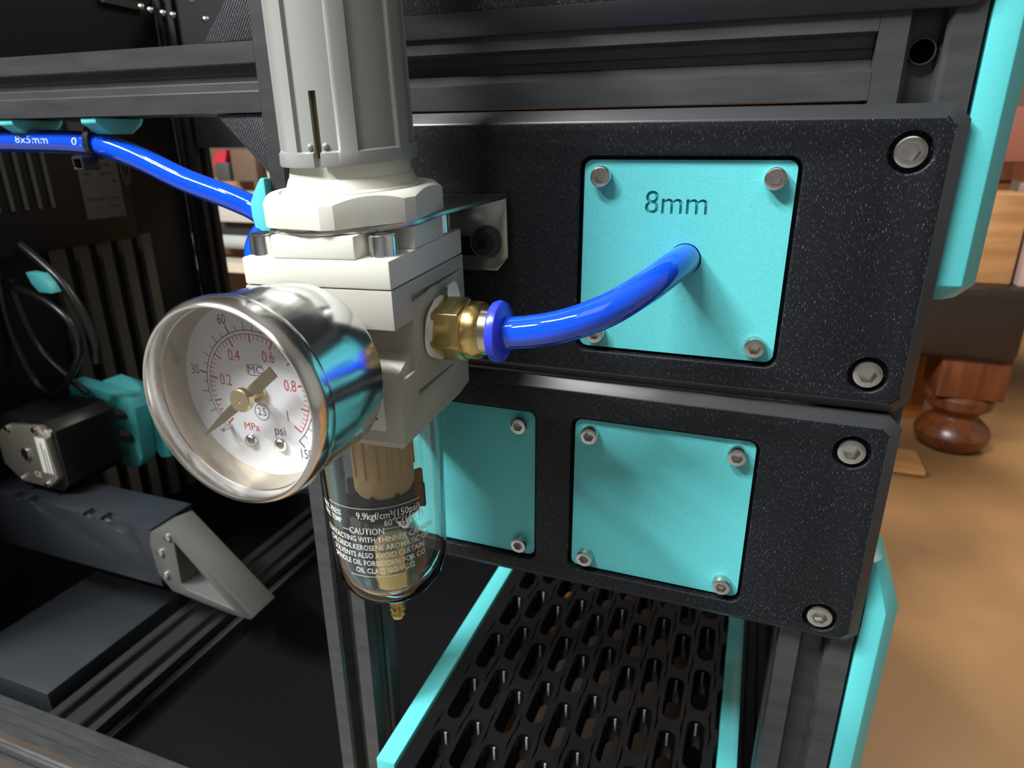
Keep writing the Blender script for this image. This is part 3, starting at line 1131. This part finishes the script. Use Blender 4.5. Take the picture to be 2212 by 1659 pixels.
# teal clip on the left post
o = solo('post_clip', Mesh().prism([(-104.5, -5.8), (-106.2, -5.8), (-109.0, -9.6), (-111.3, -13.6), (-111.3, -18), (-110.0, -23.5), (-108.0, -28), (-104.5, -30)], 'y', 1.2, 3.9).prism([(-104.5, -5.8), (-105.7, -5.8), (-105.7, -12), (-104.5, -12)], 'y', 3.5, 18), 'teal_trim',
         'teal clip on the post left of the white ring nut', 'clip', bevel=0.7)

# ================================================================== PRESSURE GAUGE (regulator frame)
GZ = -17.3
g = thing('pressure_gauge', 'round chrome pressure gauge with white dial reading in MPa and psi', 'gauge', (OR[0], OR[1] - 2.6, OR[2]), (0, TH, 0))
GX = 0.3


def GL(name, prof, material, parent=g, n=96, **kw):
    return L(name, Mesh().lathe(prof, n, (GX, 0, GZ), 'y', cap=kw.pop('cap', True)), material, parent, **kw)


GL('neck', [(5.0, -11), (5.0, -20), (6.5, -20.2), (6.5, -24.2), (5.5, -25)], 'brass', n=32)
GL('case', [(3, -24.6), (19.2, -24.6), (20.2, -25.1), (20.6, -26.2), (20.6, -35.0), (20.95, -35.2), (20.95, -46.8), (20.3, -46.9), (19.9, -46.6), (19.9, -40.4), (2, -40.4)], 'chrome', label='chrome gauge case')
GL('bezel', [(20.9, -44.6), (21.5, -44.9), (21.75, -45.9), (21.75, -47.6), (21.5, -49.0), (21.1, -50.1), (20.5, -50.6), (20.1, -50.5), (19.8, -49.9), (19.7, -48.2), (19.7, -46.5), (20.4, -46.4)], 'bezel', cap=False, label='bright rounded bezel ring')
GL('shroud', [(19.75, -46.8), (19.55, -46.8), (19.0, -41.3), (19.0, -41.05), (19.8, -41.1)], 'nickel', cap=False)
dial = GL('dial', [(0.05, -41.0), (19.2, -41.0), (19.2, -40.6), (0.05, -40.6)], 'dial', label='white dial face', cap=False)
DY = -41.03


def polar(r, deg):
    return (GX + r * math.cos(R(deg)), GZ + r * math.sin(R(deg)))


def quad_y(ms, pts, y=DY):
    ms.add([(p[0], y, p[1]) for p in pts], [tuple(range(len(pts)))])


def arc(ms, r0, r1, a0, a1, n=80):
    for i in range(n):
        b0, b1 = a0 + (a1 - a0) * i / n, a0 + (a1 - a0) * (i + 1) / n
        quad_y(ms, [polar(r0, b0), polar(r1, b0), polar(r1, b1), polar(r0, b1)])


def tick(ms, r0, r1, deg, wd):
    c, s_ = math.cos(R(deg)), math.sin(R(deg))
    q = []
    for r, t in ((r0, -wd / 2), (r1, -wd / 2), (r1, wd / 2), (r0, wd / 2)):
        q.append((GX + r * c - t * s_, GZ + r * s_ + t * c))
    quad_y(ms, q)


A0, A1 = 220.5, -40.5
red = Mesh()
RR = 12.35
arc(red, RR, RR + 0.17, A0, A1)
for i in range(51):
    d = A0 + (A1 - A0) * i / 50
    if i % 10 == 0:
        tick(red, RR - 1.9, RR, d, 0.38)
    elif i % 5 == 0:
        tick(red, RR - 1.8, RR, d, 0.34)
    else:
        tick(red, RR - 1.05, RR, d, 0.16)
L('mpa_scale', red, 'red_ink', dial, smooth=False, label='red MPa scale')
blu = Mesh()
RB = 13.15
degpsi = (A1 - A0) / 145.0
arc(blu, RB, RB + 0.17, A0, A0 + degpsi * 150)
for i in range(31):
    d = A0 + degpsi * 5 * i
    lng = 1.9 if i % 2 == 0 else 1.15
    tick(blu, RB, RB + lng, d, 0.3 if i % 6 == 0 else 0.17)
L('psi_scale', blu, 'blue_ink', dial, smooth=False, label='dark blue psi scale')


def dial_text(txt, x, z, size, material, sx=0.72, name='numeral', label=None, bold=0.0):
    tm = text_mesh(txt, size, 0.0, sx=sx, bold=bold)
    move_mesh(tm, (GX + x, DY, GZ + z))
    return part(name, None, material, dial, me=tm, world=False, smooth=False, label=label)


for txt, dg_, r in (('0.2', 167, 8.3), ('0.4', 122.5, 8.9), ('0.6', 63, 8.7), ('0.8', 13.5, 8.6), ('1', -36.5, 8.2)):
    x, z = r * math.cos(R(dg_)), r * math.sin(R(dg_))
    dial_text(txt, x, z, 3.5, 'red_ink')
for txt, d, r in (('30', 167.5, 16.4), ('60', 113, 16.4), ('90', 59, 16.3), ('120', 5, 16.0), ('150', -53, 16.4)):
    x, z = r * math.cos(R(d)), r * math.sin(R(d))
    dial_text(txt, x, z, 3.1, 'brown_ink' if txt in ('30', '60') else 'blue_ink')
dial_text('MPa', -3.4, -8.3, 2.5, 'red_ink', 0.95, 'unit_text')
dial_text('psi', 4.0, -8.4, 2.9, 'blue_ink', 0.95, 'unit_text')
dial_text('2.5', 0.1, -4.5, 2.5, 'blue_ink', 0.72, 'class_text')
dial_text('MC', 0.1, 4.75, 2.3, 'blue_ink', 1.15, 'maker_mark')
ring = Mesh()
for i in range(32):
    a0, a1 = 2 * math.pi * i / 32, 2 * math.pi * (i + 1) / 32
    quad_y(ring, [(GX + 0.1 + rr * math.cos(a), GZ - 4.5 + rr * math.sin(a)) for rr, a in ((1.75, a0), (1.9, a0), (1.9, a1), (1.75, a1))])
L('class_circle', ring, 'blue_ink', dial, smooth=False)
# outline of the mark (a rounded box with a flat-iron shape)
mk = Mesh()
ol = rrect(-2.1, 2.3, 3.55, 5.95, 0.9, 4)
il = rrect(-1.95, 2.15, 3.7, 5.8, 0.78, 4)
for i in range(len(ol)):
    j = (i + 1) % len(ol)
    quad_y(mk, [(GX + ol[i][0], GZ + ol[i][1]), (GX + il[i][0], GZ + il[i][1]), (GX + il[j][0], GZ + il[j][1]), (GX + ol[j][0], GZ + ol[j][1])])
L('maker_outline', mk, 'blue_ink', dial, smooth=False)
# two dome rivets, stop peg, stop pin behind the pointer
for x in (-3.9, 3.8):
    L('rivet', Mesh().sphere((GX + x, DY, GZ - 11.5), 1.6, 20, half='-y', sy=0.75), 'steel', dial)
L('stop_pin', Mesh().lathe([(0.55, 0), (0.6, -2.2), (0.2, -2.5)], 16, (GX - 9.2, DY, GZ - 8.6), 'y'), 'steel', dial)
# pointer
ptr = thing_ptr = None
pa = R(-142.3)
c, s_ = math.cos(pa), math.sin(pa)


def pr(u, v, y):
    return (GX + u * c - v * s_, y, GZ + u * s_ + v * c)


PY = -45.3
outl = [(15.6, 0.12), (9.5, 0.75), (4.6, 1.0), (3.9, 1.0), (2.5, 0.9), (-3.0, 0.85), (-4.4, 1.25), (-10.6, 1.25), (-10.6, -1.25), (-4.4, -1.25), (-3.0, -0.85), (2.5, -0.9), (3.9, -1.0), (4.6, -1.0), (9.5, -0.75), (15.6, -0.12)]
L('pointer', Mesh().loft([[pr(u, v, PY) for u, v in outl], [pr(u, v, PY + 0.3) for u, v in outl]]), 'pointer', g, label='dull brass pointer near zero')
GL('hub', [(2.15, -41.0), (2.15, -41.8), (1.0, -41.8), (1.0, -45.0), (2.45, -45.1), (2.5, -45.3), (2.5, -46.4), (2.3, -46.7), (0.45, -46.7), (0.4, -46.5), (0.05, -46.5)], 'hub', n=48, label='round brass hub', cap=False)
GL('lens', [(0.05, -47.3), (19.65, -47.3), (19.65, -47.7), (0.05, -47.7)], 'lens', cap=False, label='clear lens')

# ================================================================== INSIDE THE LEFT BAY
psu = thing('power_supply', 'black power supply with a grey label on the left inner wall', 'power supply', (-477, 160, -76))
part('case', Mesh().box(-483.8, -465, 60, 262, -71.5, 60), 'black', psu, bevel=0.8)
lb = part('label_plate', Mesh().box(-465, -464.5, 217, 253, -52, 22), 'label', psu, label='worn grey rating label')
random.seed(7)
for i in range(8):
    z = 4 - i * 6.6
    y = 221
    while y < 247:
        l = random.uniform(2, 8)
        if random.random() < 0.65:
            part('label_print', Mesh().box(-464.6, -464.35, y, min(y + l, 250), z - random.uniform(1.2, 2.6), z), 'label_mark', lb)
        y += l + 1.5
ov = Mesh()
for i in range(32):
    a0, a1 = 2 * math.pi * i / 32, 2 * math.pi * (i + 1) / 32
    q = [(260.3 + ry * math.cos(a), -14.5 + rz * math.sin(a)) for ry, rz, a in ((4.6, 13, a0), (3.5, 11.5, a0), (3.5, 11.5, a1), (4.6, 13, a1))]
    ov.add([(-464.6, p[0], p[1]) for p in q], [(0, 1, 2, 3)])
part('round_mark', ov, 'label', psu, smooth=False)
ch = Mesh()
for zc in (-10, -20):
    ch.add([(-464.6, 258.2, zc + 2.5), (-464.6, 260.3, zc - 2.5), (-464.6, 262.4, zc + 2.5), (-464.6, 262.4, zc + 0.2), (-464.6, 260.3, zc - 4.8), (-464.6, 258.2, zc + 0.2)], [(0, 1, 4, 5), (1, 2, 3, 4)])
part('round_mark', ch, 'label', psu, smooth=False)
for i in range(8):
    y = 118 + i * 10.2
    part('vent_fin', Mesh().box(-465.2, -463.6, y, y + 2.6, -40, 40), 'label', psu)
# white clip near the gusset
solo('wire_clip', Mesh().box(-330, -322, 300, 304, 12, 34).box(-331.5, -320.5, 299, 305, -1, 12), 'label', 'small grey wire clip hanging under the rear top edge', 'clip', bevel=0.6)

# cables
cl = thing('cable_loop', 'looped black cables hanging left of the slats', 'cable', (-450, 150, -175))
part('cable', Mesh().tube(catmull([(-484, 152, -80), (-487, 150, -112), (-484, 150, -144), (-473, 150, -171), (-455, 150, -177), (-433, 150, -160), (-416, 150, -137), (-420, 150, -116), (-443, 150, -101), (-480, 150, -92)], 8), 2.6, 12), 'cable', cl)
part('cable', Mesh().tube(catmull([(-482, 156, -90), (-479, 156, -116), (-468, 156, -144), (-444, 156, -164), (-430, 158, -176)], 8), 2.4, 12), 'cable', cl)
part('cable', Mesh().tube(catmull([(-470, 160, -62), (-452, 160, -74), (-432, 160, -90), (-418, 160, -112), (-412, 160, -135), (-412, 158, -150)], 8), 3.2, 12), 'cable', cl)
solo('cable_clip', Mesh().prism([(-447, -81), (-435, -82), (-429, -88), (-425, -95), (-438, -95), (-444, -89)], 'y', 146, 154), 'teal_trim', 'small teal clip among the black cables', 'clip', bevel=0.5)

# stepper motor
mo = thing('stepper_motor', 'black stepper motor with a bare metal end cap', 'motor', (-432, 140, -240))
part('motor_body', Mesh().prism(crect(-468, -409, -236, -180, 7), 'y', 113, 160), 'motor', mo, bevel=0.6)
cap = part('end_cap', Mesh().prism([(-453, -186), (-421, -183), (-413, -191), (-411, -222), (-422, -231), (-451, -231), (-466, -218), (-465, -195)], 'y', 108, 113.2), 'motor_cap', mo, bevel=0.5, label='brushed metal end cap')
for (x, z) in ((-451, -187.5), (-421.5, -185), (-423, -229), (-450, -229)):
    part('cap_screw', Mesh().lathe([(2.4, 0), (2.2, -1.6), (0.1, -2)], 16, (x, 108, z), 'y'), 'steel', cap)
part('shaft_end', Mesh().lathe([(4.4, 0), (4.2, -1.5), (3.6, -1.8), (0.1, -1.8)], 24, (-437, 108, -206), 'y'), 'steel', cap)
part('shaft_slot', Mesh().box(-438, -436, 106.0, 106.3, -211, -201), 'black', cap)
pw = part('printed_panel', Mesh().box(-424, -414, 107.7, 107.95, -219, -191), 'paper', cap, label='worn white print')
part('printed_panel', Mesh().box(-419.5, -418.7, 107.5, 107.75, -219, -195), 'label', cap)
part('printed_panel', Mesh().box(-416.6, -415.9, 107.5, 107.75, -219, -199), 'label', cap)
tm = move_mesh(text_mesh('CE', 6, 0.0), (-431, 107.8, -222))
part('printed_mark', None, 'paper', cap, me=tm, smooth=False)
part('motor_screw', Mesh().lathe([(3.4, 0), (3.2, -2), (0.1, -2)], 20, (-414, 113, -188), 'y'), 'steel', mo, label='dark socket screw')
# teal mount
def notch(cx, cz, r=6.2):
    return Mesh().prism([(cx - 30, cz + r)] + [(cx + r * math.cos(R(90 - 15 * i)), cz + r * math.sin(R(90 - 15 * i))) for i in range(13)] + [(cx - 30, cz - r)], 'y', 160, 210)


mm_ = raw_mesh(Mesh().prism([(-470, -176), (-430, -180), (-405, -184), (-401, -191), (-404, -234), (-410, -243), (-419, -246), (-432, -241), (-440, -236), (-440, -200), (-470, -192)], 'y', 172, 186))
mm_ = boolean(mm_, [notch(-417, -200), notch(-415, -219)])
o = thing('motor_mount', 'teal printed motor mount with two round notches', 'bracket', (-425, 180, -246))
part('mount_plate', None, 'teal_trim', o, me=mm_, bevel=0.6)
part('mount_foot', Mesh().prism([(-450, -178), (-401, -186), (-392, -192), (-392, -238), (-401, -240)], 'y', 187, 205), 'teal_trim', o)

# gantry rail and bracket
ra = thing('gantry_rail', 'wide blue-grey rail crossing the bay below the motor', 'rail', (-440, 115, -287))
rm = raw_mesh(Mesh().box(-560 + 72, -319, 100, 136, -286, -240))
cuts = []
for (x, z) in ((-451, -240), (-435, -240), (-378, -240), (-361, -240)):
    cuts.append(Mesh().box(x - 4, x + 4, 98, 108, z - 3, z + 8))
for x in (-420, -345):
    cuts.append(Mesh().lathe([(13, -20), (13, 6)], 32, (x - 3, 96, -236), 'y'))
rm = boolean(rm, cuts)
part('rail_body', None, 'rail', ra, me=rm, bevel=0.6)
for x in (-451, -435, -378, -361):
    part('nut', Mesh().box(x - 2.6, x + 2.6, 102, 106, -243.5, -241.5), 'steel', ra)
bk = thing('end_bracket', 'cast metal triangular bracket at the right end of the rail', 'bracket', (-285, 100, -291))
bo = raw_mesh(Mesh().prism([(-318.8, -250), (-316, -240), (-298, -231), (-237.5, -287), (-241, -291), (-256, -291), (-307, -285), (-317, -273)], 'y', 97, 118))
bo = boolean(bo, [Mesh().prism([(-296, -243), (-297, -276.5), (-292, -280), (-255, -286)], 'y', 90, 112)])
part('bracket_body', None, 'cast', bk, me=bo, bevel=0.7)
for (x, z) in ((-309.5, -254), (-309, -272), (-300, -240)):
    part('bracket_screw', Mesh().lathe([(2.6, 0), (2.5, -1.4), (0.1, -2.0)], 20, (x, 97, z), 'y'), 'steel', bk)
# foot plate on the machine floor
solo('floor_plate', Mesh().box(-455, -364, 36, 146, -356, -338), 'dark_plate', 'smooth dark grey plate on the machine floor below the rail', 'plate', bevel=0.5)

# dark hanging part and highlights modelled as steel beads top left (seen over the beam)
solo('cover_tray', Mesh().prism([(-485, 122), (-498, 122), (-496, 118), (-486, 116)], 'y', 290, 330), 'label', 'pale grey tray edge at the top left', 'tray')
for i, (x, z) in enumerate(((-455, 112), (-446, 109), (-433, 106), (-423, 104), (-401, 113), (-390, 99))):
    fp('panel_screw', Mesh().sphere((x, 298, z), 2.6, 12, half='-y'), 'steel')

# ================================================================== ROOM THINGS SEEN THROUGH THE BAY (left)
solo('pipe', Mesh().lathe([(14, -1250), (14, -700)], 24, (0, 905, -180), 'x'), 'pvc', 'grey-white pipe lying behind the machine', 'pipe')
solo('board', Mesh().box(-1150, -760, 880, 960, -238, -218), 'cream', 'cream board under the grey-white pipe', 'board')
solo('white_box', Mesh().box(-968, -760, 880, 1000, -138, -84), 'whitebox', 'off-white box behind the blue hose', 'box', bevel=3)
solo('plank', Mesh().box(-1120, -700, 1002, 1045, -110, -64), 'cardboard', 'orange-brown board above the off-white box', 'board', bevel=1)
solo('cardboard_block', Mesh().box(-1030, -966, 882, 925, -118, -88), 'cardboard', 'light brown block left of the off-white box', 'block', bevel=2)
solo('tool_case', Mesh().box(-1100, -760, 900, 1000, -166, -138.5), 'dark_tool', 'dark grey tool case above the grey-white pipe', 'case', bevel=2)
solo('red_cloth', Mesh().prism([(-1010, -34), (-1000, -8), (-970, -4), (-978, -34)], 'y', 935, 960), 'red', 'bright red cloth corner above the blue hose', 'cloth')
random.seed(3)
for i, (x, z, s1, s2, m_n, lab, nm_, ct) in enumerate(((-985, -48, 34, 20, 'label', 'grey-framed jar below the red cloth', 'jar', 'jar'), (-930, -34, 60, 30, 'brownbox', 'dark brown carton behind the brace tip', 'carton', 'box'),
                                     (-866, -44, 20, 18, 'whitebox', 'small pale bottle near the brace tip', 'bottle', 'bottle'))):
    solo(nm_, Mesh().box(x - s1 / 2, x + s1 / 2, 932, 980, z - s2 / 2 if False else -64, z + s2), m_n, lab, ct, bevel=3)
solo('storage_shelf', Mesh().box(-1500, -500, 1050, 1090, -430, 260), 'brownbox', 'dark brown storage shelf far behind the machine', 'shelf')

# ================================================================== ROOM THINGS AT RIGHT
st = thing('footstool', 'dark leather footstool on a turned reddish wood leg at the right', 'stool', (330, 950, -430))
part('seat', Mesh().box(90, 395, 850, 1250, -282, -178), 'leather', st, bevel=14, seg=3)
def leg(cx, cy, cz0):
    ms = Mesh()
    def sq(h, z):
        return [(cx - h, cy - h, z), (cx + h, cy - h, z), (cx + h, cy + h, z), (cx - h, cy + h, z)]
    ms.loft([sq(42, -340), sq(42, -270)])
    ms.lathe([(40, -338), (46, -346), (44, -360), (30, -372), (28, -378), (36, -384), (46, -394), (50, -404), (47, -416), (38, -426), (30, -430)], 32, (cx, cy, 0))
    return ms
part('leg', leg(352, 905, -430), 'wood_dark', st, bevel=2, bang=50)
part('leg', leg(130, 905, -430), 'wood_dark', st, bevel=2, bang=50)
solo('wooden_box', Mesh().box(180, 335, 1010, 1060, -430, -290), 'orange_wood', 'orange wooden box behind the footstool leg', 'box', bevel=2)
solo('wooden_crate', Mesh().box(318, 372, 880, 960, -178, -60), 'wood_pale', 'pale wooden crate on the footstool beside the teal corner cover', 'crate', bevel=3)
solo('cushion', Mesh().sphere((420, 1010, -136), 40, 20), 'brownbox', 'rumpled brown cushion on the footstool', 'cushion')
solo('carton', Mesh().box(377, 470, 870, 960, -178, -50), 'pinkish', 'pale pink carton right of the wooden crate', 'box', bevel=2)
solo('side_table', Mesh().box(405, 900, 1260, 1500, -60, -30).box(415, 455, 1270, 1310, -430, -60).box(840, 880, 1270, 1310, -430, -60), 'wood_dark', 'dark wooden side table behind the crate', 'table')
solo('red_box', Mesh().box(430, 700, 1270, 1400, -29.8, 60), 'redbrick', 'red-brown box on the side table at the right edge', 'box', bevel=2)
solo('tray', Mesh().box(205, 296, 770, 840, -425, -418).box(210, 290, 775, 835, -430, -425), 'wood_pale', 'thin pale tray lying on the floor behind the blank panel', 'tray')
